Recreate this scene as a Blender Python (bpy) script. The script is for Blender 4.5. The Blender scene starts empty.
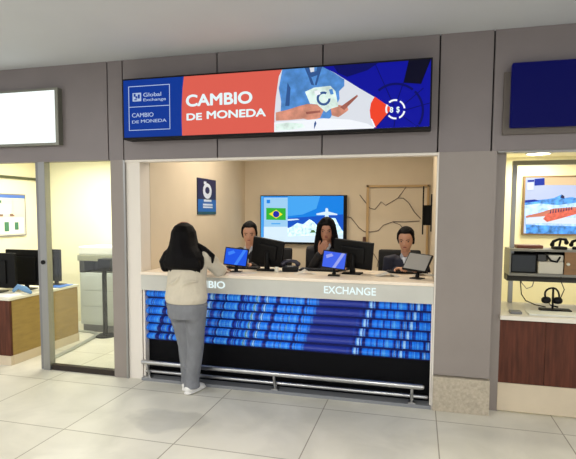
import bpy, bmesh, math, random
from mathutils import Vector, Matrix, noise
random.seed(7)
PI = math.pi
COL = bpy.context.scene.collection

# ------------------------------------------------------------ camera model
F_PX, CY0 = 496.4, 249.5
YAW, PITCH, ROLL = -.2565, .0736, .0055
CAM = Vector((0, -4.274, 1.65))
_f = Vector((math.sin(YAW)*math.cos(PITCH), math.cos(YAW)*math.cos(PITCH), -math.sin(PITCH)))
_r0 = Vector((math.cos(YAW), -math.sin(YAW), 0)); _u0 = _r0.cross(_f)
_r = _r0*math.cos(ROLL)+_u0*math.sin(ROLL); _u = -_r0*math.sin(ROLL)+_u0*math.cos(ROLL)
def at(axis, val, a, b):
    q = _f+_r*((a-288)/F_PX)+_u*((CY0-b)/F_PX)
    t = (val-CAM[axis])/q[axis]
    return CAM+q*t
def aty(Y, a, b): return at(1, Y, a, b)

cam_d = bpy.data.cameras.new('camera'); cam = bpy.data.objects.new('camera', cam_d); COL.objects.link(cam)
cam.matrix_world = Matrix(((_r.x, _u.x, -_f.x, CAM.x), (_r.y, _u.y, -_f.y, CAM.y), (_r.z, _u.z, -_f.z, CAM.z), (0, 0, 0, 1)))
cam_d.sensor_width = 36; cam_d.sensor_fit = 'HORIZONTAL'
cam_d.lens = F_PX/576*36
cam_d.shift_y = (CY0-229.5)/576
cam_d.clip_start = .05; cam_d.clip_end = 100
bpy.context.scene.camera = cam

# ------------------------------------------------------------ materials
def lin(c):
    return tuple((x/255/12.92 if x/255 <= .04045 else ((x/255+.055)/1.055)**2.4) for x in c)
MATS = {}
def mat(name, rgb, rough=.6, metal=0, emit=0, bump=0, bscale=60, spec=.5, alpha=None, noise_amt=0, nscale=8, stretch=None):
    if name in MATS: return MATS[name]
    m = bpy.data.materials.new(name); m.use_nodes = True; MATS[name] = m
    nt = m.node_tree; b = nt.nodes['Principled BSDF']; c = (*lin(rgb), 1)
    b.inputs['Base Color'].default_value = c
    b.inputs['Roughness'].default_value = rough; b.inputs['Metallic'].default_value = metal
    b.inputs['Specular IOR Level'].default_value = spec
    if emit:
        b.inputs['Emission Color'].default_value = c; b.inputs['Emission Strength'].default_value = emit
        b.inputs['Base Color'].default_value = (c[0]*.1, c[1]*.1, c[2]*.1, 1)
    if bump or noise_amt:
        tc = nt.nodes.new('ShaderNodeTexCoord'); mp = nt.nodes.new('ShaderNodeMapping')
        nt.links.new(tc.outputs['Object'], mp.inputs['Vector'])
        if stretch: mp.inputs['Scale'].default_value = stretch
    if noise_amt:
        n = nt.nodes.new('ShaderNodeTexNoise'); n.inputs['Scale'].default_value = nscale; n.inputs['Detail'].default_value = 5
        nt.links.new(mp.outputs[0], n.inputs['Vector'])
        r = nt.nodes.new('ShaderNodeValToRGB')
        r.color_ramp.elements[0].position = .3; r.color_ramp.elements[1].position = .7
        r.color_ramp.elements[0].color = (*[x*(1-noise_amt) for x in c[:3]], 1)
        r.color_ramp.elements[1].color = (*[min(1, x*(1+noise_amt)) for x in c[:3]], 1)
        nt.links.new(n.outputs['Fac'], r.inputs[0]); nt.links.new(r.outputs[0], b.inputs['Base Color'])
        if emit: nt.links.new(r.outputs[0], b.inputs['Emission Color'])
    if bump:
        n2 = nt.nodes.new('ShaderNodeTexNoise'); n2.inputs['Scale'].default_value = bscale; n2.inputs['Detail'].default_value = 4
        nt.links.new(mp.outputs[0], n2.inputs['Vector'])
        bp = nt.nodes.new('ShaderNodeBump'); bp.inputs['Strength'].default_value = bump; bp.inputs['Distance'].default_value = .01
        nt.links.new(n2.outputs['Fac'], bp.inputs['Height']); nt.links.new(bp.outputs[0], b.inputs['Normal'])
    return m

PANEL = mat('facade_panel', (124, 116, 116), .45, noise_amt=.04, nscale=3)
PANEL_LOW = mat('column_cladding', (140, 131, 125), .4, noise_amt=.04, nscale=3)
JOINT = mat('joint_black', (30, 26, 26), .8)
CEILM = mat('ceiling_plaster', (190, 193, 198), .9, noise_amt=.02, nscale=2)
WALLIN = mat('booth_wall_paint', (214, 200, 176), .8, noise_amt=.03, nscale=3)
WALLY = mat('cream_wall_paint', (240, 234, 204), .8)
WHITE = mat('white_trim', (225, 218, 208), .5)
COUNTER_TOP = mat('counter_top', (246, 232, 212), .35, noise_amt=.03, nscale=10)
FASCIA = mat('fascia_grey', (198, 198, 190), .45, noise_amt=.03, nscale=6)
BLACK = mat('black_panel', (9, 9, 12), .35)
BLACKP = mat('black_plastic', (9, 9, 10), .5, spec=.2)
CHAIRM = mat('black_fabric', (14, 14, 17), .8, bump=.3, bscale=200)
STEEL = mat('brushed_steel', (190, 190, 190), .3, 1, bump=.02, bscale=200)
ALU = mat('aluminium', (150, 150, 148), .38, .8)
GREYPL = mat('grey_plastic', (120, 120, 122), .5)
WHITEPL = mat('white_plastic', (225, 225, 215), .5)
PAPER = mat('paper', (245, 243, 238), .8)
WOODD = mat('dark_red_wood', (84, 44, 30), .5, spec=.25, noise_amt=.35, nscale=6, stretch=(8, 8, .6))
WOODT = mat('tan_wood', (150, 124, 62), .5, noise_amt=.12, nscale=5, stretch=(1, 1, 5))
WOODM = mat('brown_wood', (134, 98, 60), .5, noise_amt=.2, nscale=5, stretch=(1, 1, 6))
BEIGE = mat('beige_skirting', (205, 190, 165), .5, noise_amt=.05, nscale=5)
STONE = mat('speckled_stone', (176, 165, 146), .45, noise_amt=.16, nscale=45, bump=.1, bscale=80)
SKIN = mat('skin_tan', (176, 124, 98), .5)
SKIN2 = mat('skin_light', (198, 148, 120), .5)
HAIR = mat('black_hair', (7, 5, 6), .6, bump=.6, bscale=40, stretch=(6, 6, .4), spec=.12)
NAVY = mat('navy_suit', (24, 26, 48), .7, bump=.2, bscale=90)
DARKSUIT = mat('black_suit', (15, 15, 22), .7, bump=.2, bscale=90)
SHIRT = mat('white_shirt', (220, 225, 235), .7)
SWEATER = mat('beige_knit', (200, 191, 172), .9, bump=1, bscale=22, noise_amt=.06, nscale=12, stretch=(1, 1, .6))
JEANS = mat('grey_denim', (120, 122, 127), .85, bump=.6, bscale=16, noise_amt=.12, nscale=14, stretch=(1, 1, .5))
SHOE = mat('white_leather', (228, 226, 222), .5)
LIP = mat('lip', (140, 62, 58), .5)
EYE = mat('eye_dark', (20, 14, 12), .3)
LAMPM = mat('lamp_glow', (255, 244, 220), .5, emit=14)

def glass_mat():
    m = bpy.data.materials.new('clear_glass'); m.use_nodes = True; nt = m.node_tree
    for n in list(nt.nodes): nt.nodes.remove(n)
    o = nt.nodes.new('ShaderNodeOutputMaterial'); mx = nt.nodes.new('ShaderNodeMixShader')
    t = nt.nodes.new('ShaderNodeBsdfTransparent'); g = nt.nodes.new('ShaderNodeBsdfGlossy')
    t.inputs[0].default_value = (.96, .98, .96, 1); g.inputs['Roughness'].default_value = .02
    mx.inputs[0].default_value = .05
    nt.links.new(t.outputs[0], mx.inputs[1]); nt.links.new(g.outputs[0], mx.inputs[2]); nt.links.new(mx.outputs[0], o.inputs[0])
    return m
GLASS = glass_mat()

def floor_mat():
    m = bpy.data.materials.new('floor_tiles'); m.use_nodes = True; nt = m.node_tree; L = nt.links; N = nt.nodes
    b = N['Principled BSDF']; tc = N.new('ShaderNodeTexCoord')
    mp = N.new('ShaderNodeMapping'); mp.inputs['Location'].default_value = (.74+.915*20, 1.16+.915*20, 0)
    L.new(tc.outputs['Object'], mp.inputs['Vector'])
    br = N.new('ShaderNodeTexBrick'); br.offset = 0; br.squash = 1
    br.inputs['Scale'].default_value = 1; br.inputs['Mortar Size'].default_value = .0045; br.inputs['Mortar Smooth'].default_value = .1
    br.inputs['Brick Width'].default_value = .915; br.inputs['Row Height'].default_value = .915
    br.inputs['Color1'].default_value = (*lin((232, 228, 214)), 1); br.inputs['Color2'].default_value = (*lin((222, 218, 204)), 1)
    br.inputs['Mortar'].default_value = (*lin((160, 152, 134)), 1)
    L.new(mp.outputs[0], br.inputs['Vector'])
    n = N.new('ShaderNodeTexNoise'); n.inputs['Scale'].default_value = 2.2; n.inputs['Detail'].default_value = 6; n.inputs['Distortion'].default_value = .6
    L.new(tc.outputs['Object'], n.inputs['Vector'])
    r = N.new('ShaderNodeValToRGB'); r.color_ramp.elements[0].position = .35; r.color_ramp.elements[0].color = (.84, .84, .83, 1)
    r.color_ramp.elements[1].position = .62; r.color_ramp.elements[1].color = (1, 1, 1, 1)
    L.new(n.outputs['Fac'], r.inputs[0])
    mx = N.new('ShaderNodeMixRGB'); mx.blend_type = 'MULTIPLY'; mx.inputs[0].default_value = 1
    L.new(br.outputs['Color'], mx.inputs[1]); L.new(r.outputs[0], mx.inputs[2])
    # darker patch in front of the counter, outline broken by noise
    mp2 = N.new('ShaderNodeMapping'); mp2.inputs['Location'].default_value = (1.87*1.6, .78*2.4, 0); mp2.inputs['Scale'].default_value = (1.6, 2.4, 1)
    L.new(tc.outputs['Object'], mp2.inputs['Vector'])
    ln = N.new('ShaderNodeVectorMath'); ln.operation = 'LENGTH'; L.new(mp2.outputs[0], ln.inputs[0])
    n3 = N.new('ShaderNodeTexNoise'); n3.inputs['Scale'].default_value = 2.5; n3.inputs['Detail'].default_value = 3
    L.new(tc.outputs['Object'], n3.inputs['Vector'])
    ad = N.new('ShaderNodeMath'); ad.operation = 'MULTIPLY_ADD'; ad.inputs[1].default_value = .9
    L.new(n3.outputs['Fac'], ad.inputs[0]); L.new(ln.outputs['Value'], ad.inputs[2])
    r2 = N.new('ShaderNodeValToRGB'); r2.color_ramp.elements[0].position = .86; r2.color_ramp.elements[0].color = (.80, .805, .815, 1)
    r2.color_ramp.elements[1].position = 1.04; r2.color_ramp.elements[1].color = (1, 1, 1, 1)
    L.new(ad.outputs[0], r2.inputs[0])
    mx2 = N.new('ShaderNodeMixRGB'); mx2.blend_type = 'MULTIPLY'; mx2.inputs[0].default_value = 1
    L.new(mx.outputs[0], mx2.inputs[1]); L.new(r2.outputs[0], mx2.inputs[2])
    L.new(mx2.outputs[0], b.inputs['Base Color'])
    b.inputs['Roughness'].default_value = .38
    return m
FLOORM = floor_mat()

def stripes_mat():
    """printed blue roll: colour bands across the length, shifted from row to row"""
    m = bpy.data.materials.new('blue_pixel_print'); m.use_nodes = True; nt = m.node_tree; L = nt.links; N = nt.nodes
    b = N['Principled BSDF']; tc = N.new('ShaderNodeTexCoord'); sp = N.new('ShaderNodeSeparateXYZ'); L.new(tc.outputs['Object'], sp.inputs[0])
    row = N.new('ShaderNodeMath'); row.operation = 'MULTIPLY_ADD'; row.inputs[1].default_value = 1/.0855; row.inputs[2].default_value = -.895/.0855+20; L.new(sp.outputs['Z'], row.inputs[0])
    fl = N.new('ShaderNodeMath'); fl.operation = 'FLOOR'; L.new(row.outputs[0], fl.inputs[0])
    sh = N.new('ShaderNodeMath'); sh.operation = 'MULTIPLY_ADD'; sh.inputs[1].default_value = -.028; L.new(fl.outputs[0], sh.inputs[0]); L.new(sp.outputs['X'], sh.inputs[2])
    def nz(scale, detail, w):
        n = N.new('ShaderNodeTexNoise'); n.noise_dimensions = '1D'; n.inputs['Scale'].default_value = scale; n.inputs['Detail'].default_value = detail
        a = N.new('ShaderNodeMath'); a.operation = 'ADD'; a.inputs[1].default_value = w; L.new(sh.outputs[0], a.inputs[0]); L.new(a.outputs[0], n.inputs['W']); return n
    n1 = nz(20, 4, 3.3)
    r = N.new('ShaderNodeValToRGB'); cr = r.color_ramp; cr.interpolation = 'CONSTANT'
    cols = [(0, (16, 24, 100)), (.37, (28, 56, 160)), (.43, (22, 104, 214)), (.50, (36, 130, 236)), (.545, (90, 174, 240)), (.57, (22, 100, 210)), (.61, (110, 160, 120)), (.625, (24, 70, 176)), (.67, (150, 196, 240))]
    cr.elements[0].position = 0; cr.elements[0].color = (*lin(cols[0][1]), 1); cr.elements[1].position = cols[1][0]; cr.elements[1].color = (*lin(cols[1][1]), 1)
    for p, c in cols[2:]:
        e = cr.elements.new(p); e.color = (*lin(c), 1)
    L.new(n1.outputs['Fac'], r.inputs[0])
    # a calmer violet stretch near the middle of the counter
    ab = N.new('ShaderNodeMath'); ab.operation = 'ADD'; ab.inputs[1].default_value = -.06; L.new(sh.outputs[0], ab.inputs[0])
    ac = N.new('ShaderNodeMath'); ac.operation = 'ABSOLUTE'; L.new(ab.outputs[0], ac.inputs[0])
    mr = N.new('ShaderNodeMapRange'); mr.inputs['From Min'].default_value = .24; mr.inputs['From Max'].default_value = .18; L.new(ac.outputs[0], mr.inputs['Value'])
    mx = N.new('ShaderNodeMixRGB'); mx.inputs[2].default_value = (*lin((34, 50, 140)), 1); L.new(mr.outputs[0], mx.inputs[0]); L.new(r.outputs[0], mx.inputs[1])
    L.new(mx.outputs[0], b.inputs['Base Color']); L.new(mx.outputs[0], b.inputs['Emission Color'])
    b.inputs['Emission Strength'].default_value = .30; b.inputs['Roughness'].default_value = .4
    return m
STRIPES = stripes_mat()

# ------------------------------------------------------------ mesh helpers
def link(name, bm, mats, parent=None, smooth=False):
    me = bpy.data.meshes.new(name); bm.normal_update(); bm.to_mesh(me); bm.free()
    if not isinstance(mats, (list, tuple)): mats = [mats]
    for m in mats: me.materials.append(m)
    if smooth:
        for p in me.polygons: p.use_smooth = True
    o = bpy.data.objects.new(name, me); COL.objects.link(o)
    if parent is not None: o.parent = parent
    return o
def tag(o, label, cat, group=None, kind=None):
    if label: o['label'] = label
    if cat: o['category'] = cat
    if group: o['group'] = group
    if kind: o['kind'] = kind
    return o
def empty(name, loc, label, cat, group=None, rz=0):
    o = bpy.data.objects.new(name, None); COL.objects.link(o); o.location = loc; o.rotation_euler = (0, 0, rz)
    o.empty_display_size = .1
    return tag(o, label, cat, group)
def box(bm, x0, x1, y0, y1, z0, z1, bev=0, mi=0):
    r = bmesh.ops.create_cube(bm, size=1)
    vs = r['verts']
    for v in vs: v.co = Vector(((x0+x1)/2+v.co.x*(x1-x0), (y0+y1)/2+v.co.y*(y1-y0), (z0+z1)/2+v.co.z*(z1-z0)))
    fs = set(f for v in vs for f in v.link_faces)
    for f in fs: f.material_index = mi
    if bev:
        es = list(set(e for v in vs for e in v.link_edges))
        r = bmesh.ops.bevel(bm, geom=es, offset=bev, segments=2, affect='EDGES', profile=.6)
        for f in r['faces']: f.material_index = mi
    return bm
def B(*a, **k):
    bm = bmesh.new(); return box(bm, *a, **k)
def tube(bm, pts, rad, seg=10, flat=None, cap=True, mi=0):
    """swept tube with rounded ends; rad number or list; flat: (vec, factor) squeezes along a direction"""
    pts = [Vector(p) for p in pts]
    if not isinstance(rad, (list, tuple)): rad = [rad]*len(pts)
    if cap:
        d0 = (pts[0]-pts[1]).normalized(); d1 = (pts[-1]-pts[-2]).normalized()
        r0, r1 = rad[0], rad[-1]
        pts = [pts[0]+d0*r0*.85, pts[0]+d0*r0*.5]+pts+[pts[-1]+d1*r1*.5, pts[-1]+d1*r1*.85]
        rad = [r0*.45, r0*.85]+list(rad)+[r1*.85, r1*.45]
    rings = []; prev = None
    for i, p in enumerate(pts):
        t = (pts[min(i+1, len(pts)-1)]-pts[max(i-1, 0)]).normalized()
        if prev is None:
            a = Vector((0, 0, 1)) if abs(t.z) < .9 else Vector((0, 1, 0)); n = (a-t*a.dot(t)).normalized()
        else: n = (prev-t*prev.dot(t)).normalized()
        prev = n; bb = t.cross(n); ring = []
        for k in range(seg):
            a = 2*PI*k/seg; off = (n*math.cos(a)+bb*math.sin(a))*rad[i]
            if flat: off -= flat[0]*off.dot(flat[0])*(1-flat[1])
            ring.append(bm.verts.new(p+off))
        rings.append(ring)
    fs = []
    for i in range(len(rings)-1):
        for k in range(seg):
            fs.append(bm.faces.new((rings[i][k], rings[i][(k+1) % seg], rings[i+1][(k+1) % seg], rings[i+1][k])))
    fs.append(bm.faces.new(rings[0][::-1])); fs.append(bm.faces.new(rings[-1]))
    for f in fs: f.material_index = mi
    return bm
def T(*a, **k):
    bm = bmesh.new(); return tube(bm, *a, **k)
def loft(bm, rings, seg=24, wob=0, seed=0):
    """rings: (x, y, z, rx, ry) horizontal ellipses from bottom to top"""
    rr = []
    for (x, y, z, rx, ry) in rings:
        ring = []
        for k in range(seg):
            a = 2*PI*k/seg; w = 1
            if wob: w += wob*(noise.noise(Vector((math.cos(a)*4+seed, math.sin(a)*4, z*1.5)))+.6*math.sin(a*11+seed+z*2))
            ring.append(bm.verts.new((x+rx*w*math.cos(a), y+ry*w*math.sin(a), z)))
        rr.append(ring)
    for i in range(len(rr)-1):
        for k in range(seg): bm.faces.new((rr[i][k], rr[i][(k+1) % seg], rr[i+1][(k+1) % seg], rr[i+1][k]))
    bm.faces.new(rr[0][::-1]); bm.faces.new(rr[-1])
    return bm
def ball(bm, c, r, sx=1, sy=1, sz=1, seg=16):
    res = bmesh.ops.create_uvsphere(bm, u_segments=seg, v_segments=max(8, seg//2+2), radius=1)
    for v in res['verts']: v.co = Vector((c[0]+v.co.x*r*sx, c[1]+v.co.y*r*sy, c[2]+v.co.z*r*sz))
    return bm
def fuse(name, bm, m, parent, voxel=.008, smooth=4, factor=.5):
    """merge overlapping closed shapes into one continuous surface"""
    bmesh.ops.recalc_face_normals(bm, faces=bm.faces)
    me = bpy.data.meshes.new('tmp'); bm.to_mesh(me); bm.free()
    t = bpy.data.objects.new('tmp', me); COL.objects.link(t)
    md = t.modifiers.new('r', 'REMESH'); md.mode = 'VOXEL'; md.voxel_size = voxel
    if smooth:
        s = t.modifiers.new('s', 'SMOOTH'); s.factor = factor; s.iterations = smooth
    dg = bpy.context.evaluated_depsgraph_get(); dg.update()
    out = bpy.data.meshes.new_from_object(t.evaluated_get(dg))
    bpy.data.objects.remove(t); bpy.data.meshes.remove(me)
    out.name = name; out.materials.clear(); out.materials.append(m)
    for p in out.polygons: p.use_smooth = True
    o = bpy.data.objects.new(name, out); COL.objects.link(o)
    if parent is not None: o.parent = parent
    return o
def text_bm(s, corners, bold=0, spacing=1.0, align='CENTER', line=1.0, shear=0, depth=.002):
    """built-in font lettering fitted into the box given by origin, width vector, height vector, normal"""
    cu = bpy.data.curves.new('t', 'FONT'); cu.body = s; cu.align_x = align; cu.space_character = spacing; cu.space_line = line; cu.shear = shear
    t = bpy.data.objects.new('t', cu); COL.objects.link(t)
    dg = bpy.context.evaluated_depsgraph_get(); dg.update()
    me = bpy.data.meshes.new_from_object(t.evaluated_get(dg)); bpy.data.objects.remove(t); bpy.data.curves.remove(cu)
    o, w, h, n = corners
    xs = [v.co.x for v in me.vertices]; ys = [v.co.y for v in me.vertices]
    x0, x1, y0, y1 = min(xs), max(xs), min(ys), max(ys)
    bm = bmesh.new()
    for dx, dy in (((0, 0),) if not bold else ((-bold, 0), (bold, 0), (0, bold), (0, -bold), (-bold*.7, bold*.7), (bold*.7, bold*.7), (-bold*.7, -bold*.7), (bold*.7, -bold*.7))):
        me2 = me.copy(); 
        for v in me2.vertices: v.co.x += dx; v.co.y += dy
        bm.from_mesh(me2); bpy.data.meshes.remove(me2)
    bpy.data.meshes.remove(me)
    x0 -= bold; x1 += bold; y0 -= bold; y1 += bold
    for v in bm.verts: v.co = o+w*((v.co.x-x0)/(x1-x0))+h*((v.co.y-y0)/(y1-y0))
    r = bmesh.ops.extrude_face_region(bm, geom=list(bm.faces))
    for v in [g for g in r['geom'] if isinstance(g, bmesh.types.BMVert)]: v.co += n*depth
    return bm
def panel_layers(layers, n, step=.0007, thick=.0005):
    """printed picture: thin flat shapes laid one over another, all in one mesh. layers: list of (points3d, material index)"""
    bm = bmesh.new()
    for i, (pts, mi) in enumerate(layers):
        off = n*(step*(i+1))
        try: f = bm.faces.new([bm.verts.new(Vector(p)+off) for p in pts])
        except ValueError: continue
        f.material_index = mi
        f.normal_update()
        if f.normal.dot(n) < 0: f.normal_flip()
    bmesh.ops.triangulate(bm, faces=list(bm.faces))
    return bm
def ringpoly(c, r0, r1, a0, a1, n=14):
    return [(c[0]+r1*math.cos(a0+(a1-a0)*i/n), c[1]+r1*math.sin(a0+(a1-a0)*i/n)) for i in range(n+1)]+[(c[0]+r0*math.cos(a1-(a1-a0)*i/n), c[1]+r0*math.sin(a1-(a1-a0)*i/n)) for i in range(n+1)]
def struct(name, bm, m, parent=None, smooth=False):
    o = link(name, bm, m, parent, smooth)
    if parent is None: o['kind'] = 'structure'
    return o

# ============================================================ SETTING
WT, HD = 3.087, 2.15
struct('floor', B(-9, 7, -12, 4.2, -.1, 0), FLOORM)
struct('ceiling', B(-9, 7, -12, .3, WT, WT+.12), CEILM)
# facade band over the openings, slabs with dark joints between
bm = B(-9, 7, .03, .25, HD+.02, WT, mi=1)
JX = [-9, -2.928, -2.762, -1.793, -.823, .136, .545, 7]
for i in range(7): box(bm, JX[i]+.006, JX[i+1]-.006, 0, .06, HD, WT, bev=.002)
struct('wall_front', bm, [PANEL, JOINT])
# narrow column left of the booth
struct('wall_front', B(-2.912, -2.772, .001, .25, 0, HD), PANEL_LOW)
# wide column right of the booth
bm = B(.151, .59, 0, .22, .3, HD); box(bm, .16, .675, .1, .24, 0, HD+.01)
struct('wall_front', bm, PANEL_LOW)
struct('baseboard_right', B(.150, .594, -.035, .1, 0, .292, bev=.003), STONE)
struct('trim_1', B(.138, .150, -.005, .12, 0, HD), WHITE)
struct('trim_2', B(-2.772, -2.605, .02, .2, 0, HD), WHITE)
struct('trim_3', B(-2.772, .150, .004, .1, HD-.022, HD-.001), WHITE)
struct('trim_4', B(-2.772, -2.752, -.004, .02, 0, HD), ALU)
# booth interior
struct('wall_left', B(-2.75, -2.6, .2, 3.0, 0, 2.8), WALLIN)
struct('wall_back', B(-2.75, .6, 3.0, 3.12, 0, 2.8), WALLIN)
struct('wall_right', B(.165, .6, .24, 3.0, 0, 2.8), WALLIN)
struct('ceiling', B(-2.75, .6, .25, 3.1, 2.72, 2.8), WALLIN)
# left room
struct('wall_left', B(-5.62, -5.5, -.3, 2.2, 0, 2.6), WALLY)
struct('wall_back', B(-5.6, -2.75, 2.1, 2.2, 0, 2.6), WALLY)
struct('wall_right', B(-2.87, -2.75, .25, 2.1, 0, 2.6), WALLY)
struct('ceiling', B(-5.6, -2.75, .25, 2.2, 2.42, 2.5), WALLY)
# right room
struct('wall_back', B(.6, 3.2, 2.25, 2.35, 0, 2.6), WALLY)
struct('wall_left', B(.6, .664, .24, 2.25, 0, 2.6), WALLY)
struct('wall_right', B(3.1, 3.2, .1, 2.25, 0, 2.6), WALLY)
struct('ceiling', B(.6, 3.2, .25, 2.3, 2.33, 2.42), WALLY)
struct('trim_5', B(.60, 3.1, .02, .12, HD-.01, HD), ALU)

# glass screen of the left room
w1 = struct('window_1', B(-3.67, -2.92, .045, .055, .05, HD), GLASS)
bm = B(-3.67, -2.912, .02, .08, 0, .055)
struct('window_frame', bm, mat('dark_bronze', (52, 44, 40), .4, .5), w1)
bm = B(-3.755, -3.675, .0, .08, 0, HD, bev=.004)
struct('trim_6', bm, ALU)
bm = B(-3.80, -3.76, .02, .06, 0, HD)
struct('trim_7', bm, GREYPL)
o = link('door_lock', T([(-3.72, .0, 1.13), (-3.72, -.012, 1.13)], .022, seg=16, cap=False), BLACKP)
tag(o, 'small dark round lock on the metal post of the left glass screen', 'lock')
# rail along the left room's wall
o = link('wall_rail', B(-5.5, -5.46, .0, 2.05, 2.105, 2.14), mat('rail_dark', (70, 75, 50), .5))
tag(o, 'thin dark rail running high along the cream wall of the left room', 'rail')

# ============================================================ MAIN SIGN
SY = -.15
def sp(a, b): return aty(SY, a, b)
sign = empty('shop_sign', (-1.3, 0, 2.32), 'long illuminated currency exchange sign reading CAMBIO DE MONEDA above the booth', 'sign')
SO = Vector(sign.location)
def child_shift(o, base):
    o.data.transform(Matrix.Translation(-Vector(base))); return o
bm = B(-2.668, .078, SY+.004, 0, 2.318, 2.868, bev=.003)
child_shift(link('sign_case', bm, BLACKP, sign), SO)
SX0, SX1, SZ0, SZ1 = -2.655, .064, 2.336, 2.852
E_ = lambda n, c, s=1.0: mat(n, c, .6, emit=s, spec=.12, noise_amt=.22 if n in ('sign_shirt', 'sign_skin', 'sign_note', 'sign_skin_dark') else 0, nscale=16)
sm = [E_('sign_blue', (8, 52, 142)), E_('sign_red', (214, 92, 78)), E_('sign_pale', (214, 218, 226)), E_('sign_deep_blue', (8, 14, 150)),
      E_('sign_shirt', (62, 108, 164)), E_('sign_skin', (160, 108, 92)), E_('sign_note', (172, 188, 184)), E_('sign_black', (6, 6, 30)),
      E_('sign_white', (236, 240, 246)), E_('sign_orange', (232, 66, 40)), E_('sign_line', (6, 10, 92)), E_('sign_shirt_dark', (48, 84, 140)), E_('sign_skin_dark', (120, 70, 62))]
c2 = lambda x, y: sp(110+x/3.388, 50+y/3.388)
c3 = lambda x, y: sp(270+x/3.388, 50+y/3.388)
def clampz(p): return Vector((min(max(p.x, SX0), SX1), SY, min(max(p.z, SZ0), SZ1)))
def poly(pts, f, mi): return ([clampz(f(*p)) for p in pts], mi)
N_ = Vector((0, -1, 0))
def rect(p0, p1, mi): return ([(p0[0], SY, p0[1]), (p1[0], SY, p0[1]), (p1[0], SY, p1[1]), (p0[0], SY, p1[1])], mi)
L = [rect((SX0, SZ0), (SX1, SZ1), 0)]
L.append(poly([(250, 60), (246, 130), (243, 190), (243, 240), (245, 330), (800, 330), (800, 30)], c2, 1))
L.append(poly([(41, 20), (30, 90), (20, 160), (15, 220), (15, 300), (600, 300), (600, 0)], c3, 2))
L.append(poly([(150, 20), (175, 53), (215, 75), (300, 128), (355, 160), (412, 196), (385, 232), (350, 300), (620, 300), (620, 0)], c3, 3))
L.append(poly([(355, 158), (342, 180), (338, 205), (341, 232), (352, 262), (360, 263), (412, 198)], c3, 9))
L.append(poly([(352, 262), (341, 232), (346, 234), (358, 261)], c3, 8))
# photo of the shirt, hands and banknotes
L.append(poly([(42, 64), (30, 130), (38, 175), (36, 210), (110, 200), (170, 250), (205, 230), (236, 165), (234, 140), (252, 122), (252, 100), (215, 76), (178, 56), (150, 56), (150, 78), (128, 80), (118, 60)], c3, 4))
L.append(poly([(118, 60), (128, 86), (142, 92), (165, 84), (178, 56), (160, 58), (158, 72), (138, 76), (134, 60)], c3, 11))
L.append(poly([(120, 62), (140, 118), (150, 120), (146, 108), (128, 62)], c3, 11))
L.append(poly([(168, 60), (152, 118), (158, 120), (176, 60)], c3, 11))
L.append(poly([(60, 110), (52, 190), (66, 190), (70, 130)], c3, 11))
L.append(poly([(20, 212), (60, 203), (100, 190), (128, 183), (175, 186), (182, 205), (170, 230), (140, 240), (115, 233), (60, 238), (20, 240)], c3, 5))
L.append(poly([(122, 210), (170, 205), (172, 212), (124, 218)], c3, 12))
L.append(poly([(205, 196), (225, 185), (262, 192), (266, 204), (250, 216), (232, 228), (210, 222)], c3, 5))
L.append(poly([(119, 142), (150, 128), (205, 122), (222, 140), (232, 192), (205, 200), (190, 212), (160, 185), (136, 182)], c3, 6))
L.append(([clampz(c3(*p)) for p in ringpoly((182, 165), 16, 24, 0, 5.2)], 11))
L.append(poly([(150, 140), (168, 136), (172, 150), (156, 156)], c3, 8))
L.append(poly([(200, 135), (212, 132), (216, 150), (206, 152)], c3, 4))
L.append(poly([(238, 194), (296, 152), (298, 158), (252, 204)], c3, 12))
L.append(poly([(15, 246), (120, 238), (180, 232), (270, 236), (330, 250), (352, 262), (352, 300), (15, 300)], c3, 8))
L.append(poly([(20, 252), (60, 246), (110, 250), (120, 262), (60, 272), (20, 272)], c3, 6))
L.append(poly([(150, 250), (155, 240), (158, 250), (150, 270)], c3, 11))
# blue facets on the right
L.append(poly([(470, 30), (560, 10), (512, 116), (452, 112)], c3, 7))
L.append(poly([(215, 40), (370, 30), (330, 70), (262, 92), (230, 78)], c3, 10))
for (a, b) in (((355, 40), (420, 190)), ((452, 112), (432, 170)), ((520, 130), (455, 185)), ((545, 180), (460, 204)), ((360, 262), (410, 205)), ((420, 262), (424, 235)), ((500, 262), (445, 222))):
    dx, dy = b[0]-a[0], b[1]-a[1]; l = math.hypot(dx, dy); nx, ny = -dy/l*1.5, dx/l*1.5
    L.append(poly([(a[0]+nx, a[1]+ny), (b[0]+nx, b[1]+ny), (b[0]-nx, b[1]-ny), (a[0]-nx, a[1]-ny)], c3, 10))
for a0, a1 in ((-2.3, -.9), (-.8, .55), (.6, 1.0)):
    L.append(([clampz(c3(*p)) for p in ringpoly((428, 206), 86, 94, a0, a1)], 10))
for k in range(5):
    L.append(([clampz(c3(*p)) for p in ringpoly((425, 202), 28, 34, k*1.257+.2, k*1.257+1.15, 6)], 8))
child_shift(link('sign_face', panel_layers(L, N_, .0004), sm, sign), SO)
def sign_text(name, s, a, b, c, d, conv, m, **k):
    """box from lower left a,b to upper right c,d in crop units"""
    ll, ur = conv(a, b), conv(c, d); lr = conv(c, b)
    w = Vector((ur.x-ll.x, 0, 0)); h = Vector((0, 0, ur.z-ll.z)); o_ = Vector((ll.x, SY-.014, ll.z))
    return child_shift(link(name, text_bm(s, (o_, w, h, Vector((0, -1, 0))), **k), m, sign), SO)
WL = E_('letter_white', (222, 238, 240))
ll, ur = c2(262, 195), c2(483, 136)
sign_text('lettering', 'CAMBIO', 260, 194, 484, 140, c2, WL, bold=.03)
sign_text('lettering', 'DE', 262, 240, 314, 214, c2, WL, bold=.03)
sign_text('lettering', 'MONEDA', 330, 235, 530, 198, c2, WL, bold=.03)
sign_text('lettering', '$', 428, 216, 440, 192, c3, WL, bold=.02)
sign_text('lettering', '8', 406, 214, 418, 194, c3, WL, bold=.03)
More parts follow.
